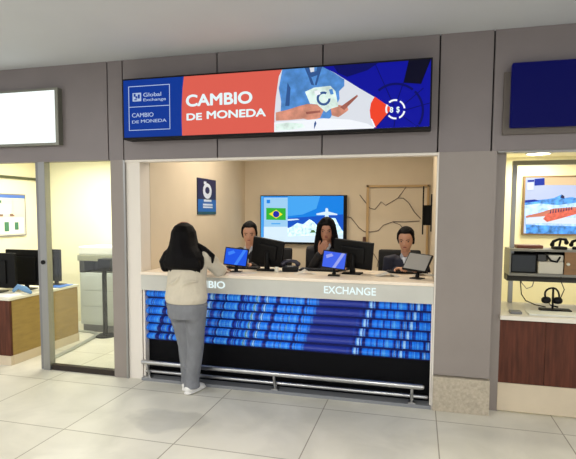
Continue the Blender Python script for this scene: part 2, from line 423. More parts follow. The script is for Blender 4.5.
# boxed logo on the blue end
PL_ = E_('letter_pale', (170, 186, 214))
bm = bmesh.new()
def bar2(p, q, w=.0055):
    box(bm, min(p.x, q.x)-w/2, max(p.x, q.x)+w/2, SY-.016, SY-.013, min(p.z, q.z)-w/2, max(p.z, q.z)+w/2)
a, b, c, d = c2(66, 125), c2(204, 121), c2(204, 268), c2(68, 274)
zt, zm, zb, xl, xr = a.z-.004, c2(130, 192).z, c.z, a.x, b.x
P3 = lambda x, z: Vector((x, 0, z))
for p, q in ((P3(xl, zt), P3(xr, zt)), (P3(xl, zm), P3(xr, zm)), (P3(xl, zb), P3(xr, zb)), (P3(xl, zb), P3(xl, zt)), (P3(xr, zb), P3(xr, zt))): bar2(p, q)
p = c2(80, 176); q = c2(108, 146)
box(bm, p.x, q.x, SY-.016, SY-.013, p.z, q.z)
child_shift(link('logo_outline', bm, PL_, sign), SO)
bm = bmesh.new()
for (x0, z0, x1, z1) in ((86, 172, 94, 168), (98, 166, 104, 152), (84, 160, 90, 150), (90, 166, 96, 158)):
    p = c2(x0, z0); q = c2(x1, z1); box(bm, p.x, q.x, SY-.018, SY-.0155, p.z, q.z)
child_shift(link('logo_mark', bm, sm[0], sign), SO)
sign_text('lettering', 'Global', 116, 160, 176, 143, c2, PL_, bold=.006)
sign_text('lettering', 'Exchange', 116, 178, 192, 161, c2, PL_, bold=.006)
sign_text('lettering', 'CAMBIO', 78, 230, 150, 212, c2, PL_, bold=.006)
sign_text('lettering', 'DE', 78, 250, 101, 239.5, c2, PL_, bold=.006)
sign_text('lettering', 'MONEDA', 108, 248, 194, 233, c2, PL_, bold=.006)

# left light box
ls = empty('light_box', (-4.3, 0, 2.3), 'blank glowing white light box sign on the wall above the left room', 'sign')
b0 = Vector(ls.location)
bm = B(-5.2, -3.44, -.065, 0, 2.305, 2.86, bev=.003)
child_shift(link('frame', bm, mat('lightbox_frame', (126, 126, 116), .4, .5), ls), b0)
child_shift(link('lit_panel', B(-5.17, -3.475, -.068, -.064, 2.33, 2.835), mat('lightbox_white', (244, 252, 250), .5, emit=1.15), ls), b0)
# right dark sign
rs = empty('blank_sign', (1.4, 0, 2.3), 'blank dark navy rectangular sign with rounded corners above the right counter', 'sign')
b0 = Vector(rs.location)
bm = B(.665, 2.4, -.10, -.03, 2.315, 2.80, bev=.012)
child_shift(link('sign_panel', bm, mat('navy_sign', (8, 12, 92), .6, emit=.55, spec=.1), rs), b0)
child_shift(link('shadow_plate', B(.62, 2.36, -.03, 0, 2.27, 2.75), mat('shadow_plate_grey', (96, 88, 80), .5), rs), b0)  # plate offset down and left, stands in for the sign's shadow on the wall

# ============================================================ SERVICE COUNTER
ct = empty('service_counter', (-1.23, .3, 0), 'long currency exchange counter with blue printed rolls and grey fascia reading CAMBIO and EXCHANGE', 'counter')
c0 = Vector(ct.location)
XL, XR = -2.598, .136
child_shift(link('countertop', B(XL, XR, -.012, .78, 1.045, 1.072, bev=.004), COUNTER_TOP, ct), c0)
child_shift(link('fascia_panel', B(XL, XR, .0, .09, .895, 1.044, bev=.002), FASCIA, ct), c0)
child_shift(link('front_panel', B(XL, XR, .10, .16, .029, .894), mat('recess_black', (5, 5, 8), .6, spec=.12), ct), c0)
child_shift(link('print_backing', B(XL+.02, XR-.012, .094, .0995, .385, .894), mat('backing_navy', (16, 26, 92), .5, spec=.2), ct), c0)
child_shift(link('side_trim', B(XL, XL+.02, .03, .1, .03, .895), WHITE, ct), c0)
child_shift(link('side_trim', B(XR-.012, XR, .0, .1, .03, .895), WHITE, ct), c0)
child_shift(link('base_ledge', B(XL, XR, -.02, .16, 0, .028, bev=.002), mat('ledge_grey', (140, 142, 146), .4, .3), ct), c0)
child_shift(link('back_panel', B(XL, XR, .30, .33, .0, 1.045), BLACKP, ct), c0)
for k in range(6):
    zc = .895-.0855*(k+.5)
    bm = bmesh.new(); seg = 14; nx = 2; rows = []
    rz, ry = (.035, .055) if k < 5 else (.030, .05)
    for i in range(nx):
        x = XL+.022+(XR-.014-XL-.022)*i
        rows.append([bm.verts.new((x, .10-ry*math.sin(PI*j/seg), zc+rz*math.cos(PI*j/seg))) for j in range(seg+1)])
    for j in range(seg): bm.faces.new((rows[0][j], rows[1][j], rows[1][j+1], rows[0][j+1]))
    bm.faces.new(rows[0]); bm.faces.new(rows[1][::-1]); bm.faces.new((rows[0][0], rows[0][-1], rows[1][-1], rows[1][0]))
    o = link('printed_roll', bm, STRIPES, ct)
    for v in o.data.vertices: v.co -= Vector((0, c0.y, 0)); v.co.x -= c0.x
    for i, p in enumerate(o.data.polygons): p.use_smooth = i < seg
# fascia lettering
LW = mat('letter_lit', (226, 240, 240), .4, emit=1.0)
for s, a, b, c, d in (('EXCHANGE', 324, 294.5, 376, 286), ('CAMBIO', 186, 288.3, 225, 280)):
    p, q = aty(0, a, b), aty(0, c, d)
    z0, z1 = (.945, 1.012)
    child_shift(link('lettering', text_bm(s, (Vector((p.x, -.001, z0)), Vector((q.x-p.x, 0, 0)), Vector((0, 0, z1-z0)), Vector((0, -1, 0))), bold=.015, depth=.004), LW, ct), c0)

# foot rail
fr = empty('foot_rail', (-1.2, 0, .03), 'brushed steel double foot rail on brackets along the counter base', 'rail')
f0 = Vector(fr.location)
child_shift(link('top_bar', T([(XL+.03, -.035, .192), (.06, -.035, .192)], .023, seg=14), STEEL, fr, True), f0)
child_shift(link('lower_bar', T([(XL+.03, .03, .085), (.10, .03, .085)], .017, seg=12), STEEL, fr, True), f0)
for x in (-2.53, -1.24, -.02):
    bm = T([(x, -.03, .18), (x, -.025, .14), (x, .0, .10), (x, .02, .035)], [.012, .012, .014, .016], seg=10)
    box(bm, x-.03, x+.03, -.01, .05, .0285, .04)
    child_shift(link('bracket', bm, STEEL, fr, False), f0)

# ============================================================ TV ON BACK WALL
tv = empty('television', (-1.7, 2.93, 1.2), 'large wall television showing a green Brazilian flag and a blue coastal view', 'television')
t0 = Vector(tv.location)
TY = 2.93
tp = lambda x, y: aty(TY, 240+x/8.229, 180+y/5.243*1.0)    # units of the 576-wide crop of x 240-350, y 180-250
tp = lambda x, y: aty(TY, 240+x/5.236, 180+y/5.243)
p, q = tp(100, 76), tp(558, 330)
TX0, TX1, TZ0, TZ1 = -2.315, -1.06, 1.215, 1.90
child_shift(link('case', B(TX0-.012, TX1+.045, TY, TY+.065, TZ0-.03, TZ1+.012, bev=.004), BLACKP, tv), t0)
def cl(p): return Vector((min(max(p.x, TX0), TX1), TY, min(max(p.z, TZ0), TZ1)))
seam = mat('tv_sea', (70, 150, 225), .4, emit=1, noise_amt=.7, nscale=9)
cloud = mat('tv_town', (176, 208, 236), .4, emit=1, noise_amt=.45, nscale=22)
tm = [E_('tv_blue', (22, 128, 226)), E_('tv_pale', (156, 204, 240)), E_('tv_green', (50, 176, 56)), E_('tv_yellow', (240, 226, 50)), E_('tv_flag_blue', (30, 44, 170)),
      cloud, E_('tv_white', (214, 236, 250)), E_('tv_deep', (20, 84, 196)), E_('tv_light_blue', (70, 164, 240)), E_('tv_leaf', (80, 120, 70))]
L = [([(TX0, TY, TZ0), (TX1, TY, TZ0), (TX1, TY, TZ1), (TX0, TY, TZ1)], 0)]
P = lambda pts, mi: L.append(([cl(tp(*p)) for p in pts], mi))
P([(250, 80), (420, 80), (400, 150), (330, 180), (250, 190)], 8)
P([(250, 200), (540, 180), (540, 260), (250, 280)], 7)
P([(250, 205), (300, 203), (312, 208), (250, 214)], 6)
P([(225, 262), (270, 245), (300, 225), (330, 232), (365, 205), (390, 222), (415, 250), (430, 268), (430, 300), (420, 330), (225, 330)], 5)
P([(415, 262), (432, 220), (446, 198), (500, 200), (520, 240), (545, 270), (545, 340), (400, 340)], 5)
P([(105, 80), (122, 80), (122, 345), (105, 345)], 8)
P([(125, 92), (250, 92), (250, 345), (125, 345)], 1)
P([(105, 300), (540, 285), (540, 345), (105, 345)], 6)
P([(125, 245), (250, 245), (250, 320), (125, 320)], 6)
P([(140, 104), (158, 104), (158, 122), (140, 122)], 0)
P([(138, 146), (240, 148), (240, 210), (138, 208)], 2)
P([(152, 178), (190, 156), (224, 180), (190, 202)], 3)
P([(190+17*math.cos(a*PI/8), 179+17*math.sin(a*PI/8)) for a in range(16)], 4)
P([(165, 226), (212, 226), (212, 232), (165, 232)], 8)
# plain white monument with a crossbar on the hill
P([(440, 232), (446, 182), (448, 150), (456, 146), (462, 152), (464, 184), (474, 232)], 6)
P([(400, 176), (446, 166), (466, 166), (510, 178), (510, 184), (464, 184), (446, 184), (402, 184)], 6)
P([(366, 276), (376, 262), (388, 262), (398, 276)], 9)
child_shift(link('screen', panel_layers(L, N_, .0005), tm, tv), t0)

# back-wall panel frame and line artwork
wf = empty('wall_panel_frame', (-.3, 2.98, .4), 'thin tan rectangular panel frame fixed on the booth back wall', 'frame')
w0 = Vector(wf.location)
FX0, FX1, FZ0, FZ1 = -.735, .135, .35, 2.055
tan = mat('tan_frame', (188, 158, 112), .5)
for bxs in ((FX0, FX0+.035, FZ0, FZ1), (FX1-.03, FX1, FZ0, FZ1), (FX0, FX1, FZ1-.03, FZ1), (FX0, FX1, FZ0, FZ0+.03)):
    child_shift(link('frame_bar', B(bxs[0], bxs[1], 2.965, 3.0, bxs[2], bxs[3], bev=.003), tan, wf), w0)
lineM = mat('line_dark', (92, 78, 70), .6)
z6 = lambda x, y: aty(2.992, 340+x/3.28, 160+y/3.28)
LINES = [[(65, 115), (98, 158), (115, 162), (135, 137), (150, 149), (190, 125), (207, 125), (225, 140), (245, 172), (264, 192)], [(190, 125), (205, 105), (220, 84)],
         [(2, 186), (20, 186), (36, 189), (62, 222), (80, 235), (98, 236), (125, 232), (142, 214), (175, 202), (215, 203), (260, 200)], [(175, 204), (198, 213), (214, 238), (226, 262)],
         [(96, 292), (112, 310), (125, 332), (122, 350)]]
art = empty('wall_line_art', (-.4, 2.99, 1.5), 'dark jagged route lines drawn across the booth back wall', 'wall art')
for l in LINES:
    ps = [z6(*p) for p in l]
    child_shift(link('line', T(ps, .005, seg=6), lineM, art), art.location)
o = link('wall_hook', B(-.775, -.735, 2.93, 2.975, 1.24, 1.31, bev=.006), mat('hook_brown', (90, 56, 40), .5))
tag(o, 'small brown fitting beside the tan wall frame behind the second monitor', 'fitting')

# poster on left wall
po = empty('poster', (-2.6, 1.55, 1.6), 'small navy and blue poster with white emblem on the booth left wall', 'poster')
p0 = Vector(po.location); PX = -2.588
pz = lambda y, z: (PX, 1.28+y*.56, 1.625+z*.445)
child_shift(link('poster_board', B(-2.6, PX, 1.28, 1.84, 1.625, 2.07), mat('poster_edge', (16, 16, 50), .5), po), p0)
pm = [mat('poster_navy', (16, 20, 72), .4), mat('poster_blue', (26, 92, 176), .4), mat('poster_white', (206, 216, 232), .4), mat('poster_teal', (20, 70, 80), .4)]
L = [([pz(0, 0), pz(1, 0), pz(1, 1), pz(0, 1)], 0), ([pz(0, .06), pz(1, .06), pz(1, .42), pz(0, .42)], 1), ([pz(0, 0), pz(1, 0), pz(1, .08), pz(0, .08)], 3),
     ([pz(.5+.24*math.cos(a*PI/8), .66+.22*math.sin(a*PI/8)) for a in range(16)], 2), ([pz(.5+.12*math.cos(a*PI/8), .68+.1*math.sin(a*PI/8)) for a in range(16)], 0),
     ([pz(.3, .36), pz(.72, .36), pz(.72, .42), pz(.3, .42)], 2), ([pz(.25, .18), pz(.78, .18), pz(.78, .30), pz(.25, .30)], 2), ([pz(.25, .225), pz(.78, .225), pz(.78, .25), pz(.25, .25)], 1),
     ([pz(.3, .84), pz(.44, .84), pz(.44, .92), pz(.3, .92)], 2)]
child_shift(link('print', panel_layers(L, Vector((1, 0, 0)), .0006), pm, po), p0)

# black bracket on right wall
br = empty('wall_bracket', (.165, 2.3, 1.4), 'tall black metal bracket fixed on the booth right wall by the opening', 'bracket')
r0 = Vector(br.location)
q = at(0, .13, 424, 200); q2 = at(0, .13, 424, 250)
yb = 2.45
child_shift(link('mount_plate', B(.150, .165, yb-.07, yb+.07, 1.42, 1.90), BLACKP, br), r0)
child_shift(link('arm', B(.06, .15, yb-.03, yb+.03, 1.50, 1.76), BLACKP, br), r0)
child_shift(link('screen_plate', B(.045, .062, yb-.10, yb+.10, 1.38, 2.0, bev=.004), BLACKP, br), r0)

# ============================================================ COUNTER ITEMS
CT = 1.0725
def tablet(x, y, rz, w, h, tilt, label, screen, pitch=-12):
    t = empty('customer_tablet', (x, y, CT), label, 'tablet display', None, rz)
    bm = B(-.055, .055, -.045, .045, 0, .008, bev=.003)
    tube(bm, [(0, 0, .008), (0, .012, .05), (0, .018, .085)], [.02, .014, .016], seg=10, cap=False)
    link('stand', bm, BLACKP, t)
    R = Matrix.Translation((0, 0, .145)) @ Matrix.Rotation(tilt, 4, 'Y') @ Matrix.Rotation(math.radians(pitch), 4, 'X')
    bm = B(-w/2, w/2, -.008, .014, -h/2, h/2, bev=.004); bm.transform(R); link('case', bm, BLACKP, t)
    bm = bmesh.new(); a, b = w/2-.01, h/2-.01
    lay = [([(-a, -.0085, -b), (a, -.0085, -b), (a, -.0085, b), (-a, -.0085, b)], 0)]
    if len(screen) > 1:
        lay += [([(-a*.1, -.0085, -b), (a*.2, -.0085, -b), (a*.9, -.0085, b), (a*.6, -.0085, b)], 1), ([(-a*.7, -.0085, b*.1), (-a*.1, -.0085, b*.5), (-a*.3, -.0085, b*.8), (-a*.8, -.0085, b*.5)], 1)]
    bm = panel_layers(lay, Vector((0, -1, 0)), .0006); bm.transform(R); link('screen', bm, screen, t)
    return t
scb = [E_('tab_blue', (26, 84, 224)), E_('tab_light', (60, 128, 240))]
scp = [E_('tab_violet', (62, 96, 226)), E_('tab_pale', (150, 160, 230))]
tablet(-1.715, .27, .12, .235, .175, .10, 'small blue-lit tablet display on a stand beside the customer', scb)
tablet(-.745, .25, .1, .225, .165, .12, 'small tablet with violet-blue screen in front of the middle clerk', scp)
tablet(.0, .27, -.42, .225, .19, .08, 'small tablet with blank grey screen at the right end of the counter', [mat('tab_grey', (150, 148, 144), .35)], pitch=-42)

def monitor(x, y, rz, w, h, lean, label, z=CT):
    t = empty('monitor', (x, y, z), label, 'monitor', 'monitors on the service counter', rz)
    bm = B(-.09, .09, -.07, .07, 0, .012, bev=.004); tube(bm, [(0, 0, .01), (0, -.01, .10), (0, 0, .17)], [.028, .024, .03], seg=12)
    link('stand', bm, BLACKP, t)
    R = Matrix.Translation((0, .02, .05+h/2)) @ Matrix.Rotation(lean, 4, 'Y') @ Matrix.Rotation(math.radians(10), 4, 'X')
    bm = B(-w/2, w/2, -.01, .02, -h/2, h/2, bev=.006); box(bm, -w*.3, w*.3, -.03, 0, -h*.3, h*.3, bev=.012)
    bm.transform(R); link('case', bm, BLACKP, t)
    bm = B(-w/2+.012, w/2-.012, .02, .022, -h/2+.012, h/2-.012); bm.transform(R); link('screen', bm, mat('mon_screen', (40, 70, 120), .3, emit=.5), t)
    return t
monitor(-1.46, .47, -.02, .33, .27, .17, 'black monitor seen from behind between the left and middle clerks')
monitor(-.60, .45, -.1, .38, .27, .10, 'wide black monitor seen from behind, right of the middle clerk')
def keyboard(x, y, rz, label):
    t = empty('keyboard', (x, y, CT), label, 'keyboard', 'keyboards on the service counter', rz)
    link('case', B(-.2, .2, -.065, .065, 0, .016, bev=.004), BLACKP, t)
    bm = bmesh.new()
    for i in range(15):
        for j in range(5): box(bm, -.188+i*.025, -.168+i*.025, -.052+j*.022, -.034+j*.022, .016, .022)
    link('keys', bm, mat('key_dark', (36, 36, 42), .5), t)
keyboard(-1.78, .56, .05, 'black keyboard in front of the left clerk')
keyboard(-.95, .60, .0, 'black keyboard in front of the middle clerk')
keyboard(-.1, .66, .0, 'black keyboard under the hands of the right clerk')
ph = empty('desk_phone', (-1.22, .48, CT), 'black desk phone with curved handset between the first monitor and the middle tablet', 'phone', None, .2)
bm = B(-.08, .08, -.08, .08, 0, .05, bev=.015); link('base', bm, BLACKP, ph)
link('handset', T([(-.075, .0, .07), (-.05, 0, .095), (0, 0, .105), (.05, 0, .095), (.075, 0, .07)], [.026, .02, .016, .02, .026], seg=10), mat('phone_grey', (40, 40, 58), .35), ph, True)
bm = bmesh.new()
for i in range(3):
    for j in range(4): box(bm, -.03+i*.022, -.014+i*.022, -.075+j*.016, -.064+j*.016, .05, .056)
link('keypad', bm, GREYPL, ph)
# papers
def paper(x, y, rz, label, n=1, fold=0):
    bm = bmesh.new(); g = 6; w, h = .21, .15
    for k in range(n):
        vs = [[bm.verts.new((-w/2+w*i/g, -h/2+h*j/g, .001+k*.002+fold*(1-abs(i/g-.5)*2)**2*.9)) for i in range(g+1)] for j in range(g+1)]
        for j in range(g):
            for i in range(g): bm.faces.new((vs[j][i], vs[j][i+1], vs[j+1][i+1], vs[j+1][i]))
    bmesh.ops.solidify(bm, geom=list(bm.faces), thickness=.001)
    o = link('paper_sheet', bm, PAPER); o.location = (x, y, CT); o.rotation_euler.z = rz
    tag(o, label, 'paper', 'papers on the service counter'); return o
paper(-1.03, .30, .3, 'white folded paper peaking up left of the middle tablet', 1, .045)
paper(-.27, .38, .2, 'crumpled white paper on the counter right of the wide monitor', 2, .035)
paper(.06, .55, -.1, 'white sheet of paper at the far right end of the counter', 1, .02)
paper(-1.60, .22, .1, 'flat white sheet right of the blue-lit tablet', 1, .002)
bm = T([(0, 0, 0), (0, 0, .05)], .02, seg=14, cap=False)
o = link('small_cup', bm, WHITEPL); o.location = (-1.33, .36, CT); tag(o, 'tiny white cup in front of the left monitor', 'cup')

# ============================================================ CHAIRS
def office_chair(x, y, label, rz=0):
    t = empty('office_chair', (x, y, 0), label, 'chair', 'clerk chairs behind the counter', rz)
    link('seat', B(-.24, .24, -.24, .22, .60, .67, bev=.025), CHAIRM, t, True)
    bm = B(-.235, .235, .22, .28, .78, 1.24, bev=.028)
    for v in bm.verts: v.co.y += (v.co.z-.8)*.12-abs(v.co.x)*.15
    link('backrest', bm, CHAIRM, t, True)
    link('back_bar', T([(0, .1, .58), (0, .3, .62), (0, .32, .9)], .018, seg=8), BLACKP, t)
    link('column', T([(0, 0, .08), (0, 0, .6)], .028, seg=12, cap=False), BLACKP, t)
    bm = bmesh.new()
    n = 24; ps = [(.2*math.cos(2*PI*k/n), .2*math.sin(2*PI*k/n), .22) for k in range(n+1)]
    tube(bm, ps, .01, seg=8, cap=False)
    for k in range(3): tube(bm, [(0, 0, .22), (.2*math.cos(k*2.09), .2*math.sin(k*2.09), .22)], .008, seg=6)
    link('foot_ring', bm, STEEL, t)
    for k in range(5):
        a = 2*PI*k/5; lg = link('leg', T([(0, 0, .1), (.27*math.cos(a), .27*math.sin(a), .065)], [.02, .014], seg=8), BLACKP, t)
        bm = T([(.27*math.cos(a)-.012, .27*math.sin(a), .027), (.27*math.cos(a)+.012, .27*math.sin(a), .027)], .026, seg=12, cap=False)
        link('caster', bm, BLACKP, lg)
office_chair(-1.66, 1.10, 'black office chair of the left clerk, its back showing right of her', 0)
office_chair(-1.03, 1.25, 'black office chair of the middle clerk under the television', .1)
office_chair(-.20, 1.22, 'black office chair of the right clerk beside the tan wall frame', 0)

# ============================================================ PEOPLE
def hand(bm, wrist, d, palm_n, curl=.5, side=1, s=1.0):
    """d: direction of the hand, palm_n: direction the palm faces, side: +1 thumb on d x palm_n"""
    d = Vector(d).normalized(); n = Vector(palm_n); n = (n-d*n.dot(d)).normalized(); t = d.cross(n)*side; w = Vector(wrist)
    for k in range(4):
        o = (k-1.5)*-.019*s
        tube(bm, [w+t*o*.5, w+d*.035*s+t*o*.9, w+d*.08*s+t*o*1.05], [.013*s, .013*s, .0115*s], seg=8)
        L = [.072, .08, .075, .06][k]*s; c = curl*(1+.12*k); p = w+d*.082*s+t*o*1.12
        pts = [p]; ang = 0
        for f, da in ((.45, .45), (.3, .9), (.25, .7)):
            ang += da*c; pts.append(pts[-1]+(d*math.cos(ang)+n*math.sin(ang))*L*f)
        tube(bm, pts, [.0095*s, .009*s, .0082*s, .0072*s], seg=8)
    p = w+d*.02*s+t*.022*s
    tube(bm, [p, p+(d*.6+t*.7+n*.2)*.035*s, p+(d*.85+t*.85+n*.35)*.05*s, p+(d*1.2+t*.85+n*.5)*.06*s], [.014*s, .011*s, .0095*s, .008*s], seg=8)
def xf(bm, M): bm.transform(M); return bm
def head(bm, M):
    """face looks to -Y, origin at head centre (eye level), 0.23 tall"""
    h = bmesh.new()
    loft(h, [(0, -.062, -.112, .018, .016), (0, -.05, -.104, .034, .034), (0, -.032, -.085, .05, .058), (0, -.018, -.055, .062, .078), (0, -.006, -.02, .069, .09), (0, .0, .015, .073, .096), (0, .004, .05, .073, .096), (0, .006, .08, .062, .082), (0, .006, .103, .038, .052), (0, .006, .113, .014, .02)], 24)
    loft(h, [(0, -.088, -.036, .014, .014), (0, -.098, -.028, .013, .016), (0, -.09, -.005, .008, .012), (0, -.08, .016, .006, .01)], 10)
    tube(h, [(-.016, -.082, -.058), (0, -.09, -.058), (.016, -.082, -.058)], .008, seg=8)
    for s in (-1, 1): tube(h, [(s*.071, .006, -.028), (s*.077, .012, -.004), (s*.076, .018, .018)], [.007, .011, .009], seg=8)
    h.transform(M); me = bpy.data.meshes.new('h'); h.to_mesh(me); h.free(); bm.from_mesh(me); bpy.data.meshes.remove(me)
def face_bits(t, M):
    for s in (-1, 1):
        bm = bmesh.new(); ball(bm, (s*.03, -.083, .002), .0115, 1.15, .5, .62, 10)
        bm.transform(M); link('eye', bm, EYE, t, True)
        bm = bmesh.new(); tube(bm, [(s*.014, -.091, .018), (s*.03, -.09, .024), (s*.046, -.08, .019)], .0032, seg=6)
        bm.transform(M); link('eyebrow', bm, HAIR, t, True)
    bm = bmesh.new(); tube(bm, [(-.021, -.085, -.058), (-.008, -.0955, -.055), (.008, -.0955, -.055), (.021, -.085, -.058)], [.003, .0055, .0055, .003], seg=8)
    bm.transform(M); link('mouth', bm, LIP, t, True)

def clerk(x, y, top, label, style, suit, skin, lookdown=.35, turn=0, lhand=None, rhand=None, lean=.1, tilt=0):
    """seated behind the counter, facing -Y; local frame has origin on the floor under the hips"""
    t = empty('person', (x, y, 0), label, 'person', None, 0)
    hz = top-.118; sh = top-.335; se = .67                       # eye level, shoulder, seat top
    hy = -lean-.03
    M = Matrix.Translation((tilt*.1, hy, hz)) @ Matrix.Rotation(turn, 4, 'Z') @ Matrix.Rotation(tilt, 4, 'Y') @ Matrix.Rotation(lookdown, 4, 'X')
    lh = lhand or (.13, -.42, CT+.03); rh = rhand or (-.13, -.42, CT+.03)
    def elbow(sx, h): 
        s_ = Vector((sx*.175, hy*.8, sh)); h = Vector(h); m = (s_+h)/2; L_ = (h-s_).length; b = math.sqrt(max(.0, .27**2-(L_/2)**2))
        return m+Vector((sx*.25, .35, -.85)).normalized()*b
    arms = []
    for sx, h in ((1, lh), (-1, rh)): arms.append((Vector((sx*.165, hy*.8, sh)), elbow(sx, h), Vector(h), sx))
    bm = bmesh.new(); head(bm, M)
    tube(bm, [(0, hy*.85+.02, sh-.02), (0, hy*.95+.012, sh+.06), (tilt*.08, hy+.012, hz-.08)], [.06, .047, .047], seg=14)
    loft(bm, [(0, .0, se+.0, .15, .11), (0, 0, se+.1, .14, .10), (0, hy*.3, se+.22, .115, .085), (0, hy*.6, sh-.13, .135, .09), (0, hy*.8, sh-.02, .15, .075), (0, hy*.85, sh+.03, .07, .05)], 24)
    for s_, e, h, sx in arms:
        dd = (h-e).normalized()
        tube(bm, [s_-Vector((sx*.04, 0, 0)), s_, (s_+e)/2, e, (e+h)/2, h], [.04, .038, .036, .034, .032, .022], seg=12)
        hd = Vector((dd.x, dd.y, min(dd.z, .2) if h.z < CT+.1 else dd.z)).normalized()
        hand(bm, h+hd*.01, hd, (0, 0, -1) if h.z < CT+.1 else (0, -.2, 1) if False else (-sx*.3, .6, .1), .5, side=sx*(1 if h.z < CT+.1 else -1))
    for sx in (1, -1):
        tube(bm, [(sx*.09, -.02, se+.07), (sx*.10, -.22, se+.07), (sx*.10, -.40, se+.05), (sx*.10, -.41, se-.12), (sx*.10, -.37, se-.36)], [.075, .068, .05, .045, .033], seg=12)
        tube(bm, [(sx*.10, -.35, se-.40), (sx*.105, -.44, se-.42), (sx*.105, -.52, se-.425)], [.035, .032, .024], seg=10)
    fuse('body', bm, skin, t, .0055, 3)
    face_bits(t, M)
    # jacket
    bm = bmesh.new()
    loft(bm, [(0, .0, se+.005, .175, .135), (0, 0, se+.1, .16, .125), (0, hy*.3, se+.22, .14, .11), (0, hy*.6, sh-.13, .16, .115), (0, hy*.75, sh-.05, .17, .105), (0, hy*.8, sh+.005, .155, .08), (0, hy*.86+.004, sh+.035, .075, .062)], 28)
    for s_, e, h, sx in arms:
        w = h-(h-e).normalized()*.015
        tube(bm, [s_-Vector((sx*.05, 0, .01)), s_-Vector((sx*.005, 0, .004)), (s_+e)/2, e, (e+w)/2, w], [.066, .068, .058, .054, .047, .038], seg=14)
    fuse('jacket', bm, suit, t, .009, 4)
    bm = bmesh.new()
    for sx in (1, -1):
        tube(bm, [(sx*.08, .0, se+.08), (sx*.10, -.22, se+.08), (sx*.10, -.40, se+.055), (sx*.10, -.41, se-.12), (sx*.10, -.37, se-.34)], [.095, .085, .068, .06, .05], seg=12)
    loft(bm, [(0, .0, se-.0, .17, .13), (0, 0, se+.12, .15, .12)], 20)
    fuse('trousers', bm, suit, t, .012, 3)
    for sx in (1, -1):
        bm = bmesh.new(); tube(bm, [(sx*.10, -.34, se-.41), (sx*.105, -.44, se-.43), (sx*.105, -.54, se-.437)], [.042, .04, .032], seg=10, flat=(Vector((0, 0, 1)), .8))
        fuse('shoe', bm, BLACKP, t, .008, 2)
    # shirt front: collar and V
    cy = hy*.86
    for sx in (1, -1):
        bm = bmesh.new()
        vs = [(sx*.004, cy-.092, sh-.06), (sx*.055, cy-.055, sh+.045), (sx*.04, cy-.045, sh+.075), (sx*.012, cy-.070, sh+.03)]
        f = bm.faces.new([bm.verts.new(v) for v in vs])
        bmesh.ops.solidify(bm, geom=list(bm.faces), thickness=.006)
        link('collar', bm, SHIRT, t)
    bm = bmesh.new(); loft(bm, [(0, cy-.058, sh-.16, .008, .036), (0, cy-.058, sh-.08, .03, .04), (0, cy-.035, sh+.03, .048, .04)], 12)
    fuse('shirt', bm, SHIRT, t, .008, 2)
    # hair
    bm = bmesh.new(); hb = bmesh.new()
    if style == 'tied' or style == 'bun':
        loft(hb, [(0, .045, -.05, .055, .055), (0, .03, -.01, .078, .078), (0, .03, .03, .083, .086), (0, .022, .065, .080, .093), (0, .012, .092, .065, .088), (0, .008, .115, .04, .05), (0, .008, .124, .02, .025)], 28, .012, x)
        for sx in (1, -1): tube(hb, [(sx*.05, -.03, .095), (sx*.066, -.03, .06), (sx*.072, -.005, .0), (sx*.068, .03, -.06)], [.018, .02, .02, .016], seg=10)
        if style == 'bun': ball(hb, (0, .10, .06), .045)
        else: tube(hb, [(0, .09, .03), (0, .13, -.03), (0, .12, -.12)], [.03, .03, .014], seg=10)
        hb.transform(M); fuse('hair', hb, HAIR, t, .007, 3)
    else:
        loft(hb, [(0, .03, -.05, .086, .07), (0, .028, .0, .09, .082), (0, .02, .04, .092, .097), (0, .01, .085, .078, .098), (0, .006, .115, .048, .06), (0, .006, .13, .015, .02)], 28, .012, x)
        for sx in (1, -1):
            tube(hb, [(sx*.03, -.03, .112), (sx*.066, -.05, .06), (sx*.078, -.035, -.02), (sx*.086, -.03, -.10), (sx*.095, -.05, -.19), (sx*.10, -.075, -.27), (sx*.095, -.085, -.33)], [.025, .034, .034, .04, .045, .04, .02], seg=12)
        tube(hb, [(0, .06, -.02), (0, .09, -.15), (0, .11, -.30)], [.08, .085, .06], seg=14)
        hb.transform(M); fuse('hair', hb, HAIR, t, .007, 3)
    return t
clerk(-1.80, 1.02, 1.55, 'clerk with tied-back dark hair and white collar seated at the left of the counter', 'bun', DARKSUIT, SKIN2, .30, .25, lhand=(.10, -.36, CT+.03), rhand=(-.08, -.40, CT+.04), lean=.08)
clerk(-.93, 1.02, 1.60, 'clerk with long black hair holding a hand to the chin in front of the television', 'long', DARKSUIT, SKIN, .30, .1, lhand=(.20, -.34, CT+.03), rhand=(-.05, -.26, 1.235), lean=.12)
clerk(-.12, 1.02, 1.515, 'clerk in navy jacket with dark tied hair seated at the right of the counter', 'tied', NAVY, SKIN2, .35, -.1, lhand=(.15, -.36, CT+.035), rhand=(-.07, -.36, CT+.035), lean=.1)

# ---- customer, seen from behind
cu = empty('person', (-2.06, -.2, 0), 'customer with long black hair, beige sweater, grey jeans and white shoes standing at the counter', 'person')
K0 = Vector(cu.location)
def W(*p): return Vector(p)
hx = -2.10
LSH, RSH = W(-2.20, -.24, 1.28), W(-1.885, -.24, 1.275)
LEL, LHD = W(-2.25, -.10, 1.10), W(-2.13, .10, 1.115)
REL, RHD = W(-1.825, -.09, 1.125), W(-1.875, .13, 1.108)
HIPL, HIPR = W(-2.125, -.30, .84), W(-1.955, -.30, .84)
KNL, ANL = W(-2.10, -.20, .45), W(-2.115, -.12, .09)
KNR, ANR = W(-1.985, -.24, .45), W(-2.045, -.20, .09)
Mh = Matrix.Translation((hx, -.215, 1.452)) @ Matrix.Rotation(PI-.25, 4, 'Z') @ Matrix.Rotation(.30, 4, 'X')
bm = bmesh.new(); head(bm, Mh)
tube(bm, [(hx, -.25, 1.26), (hx, -.235, 1.32), (hx, -.22, 1.38)], [.06, .047, .047], seg=12)
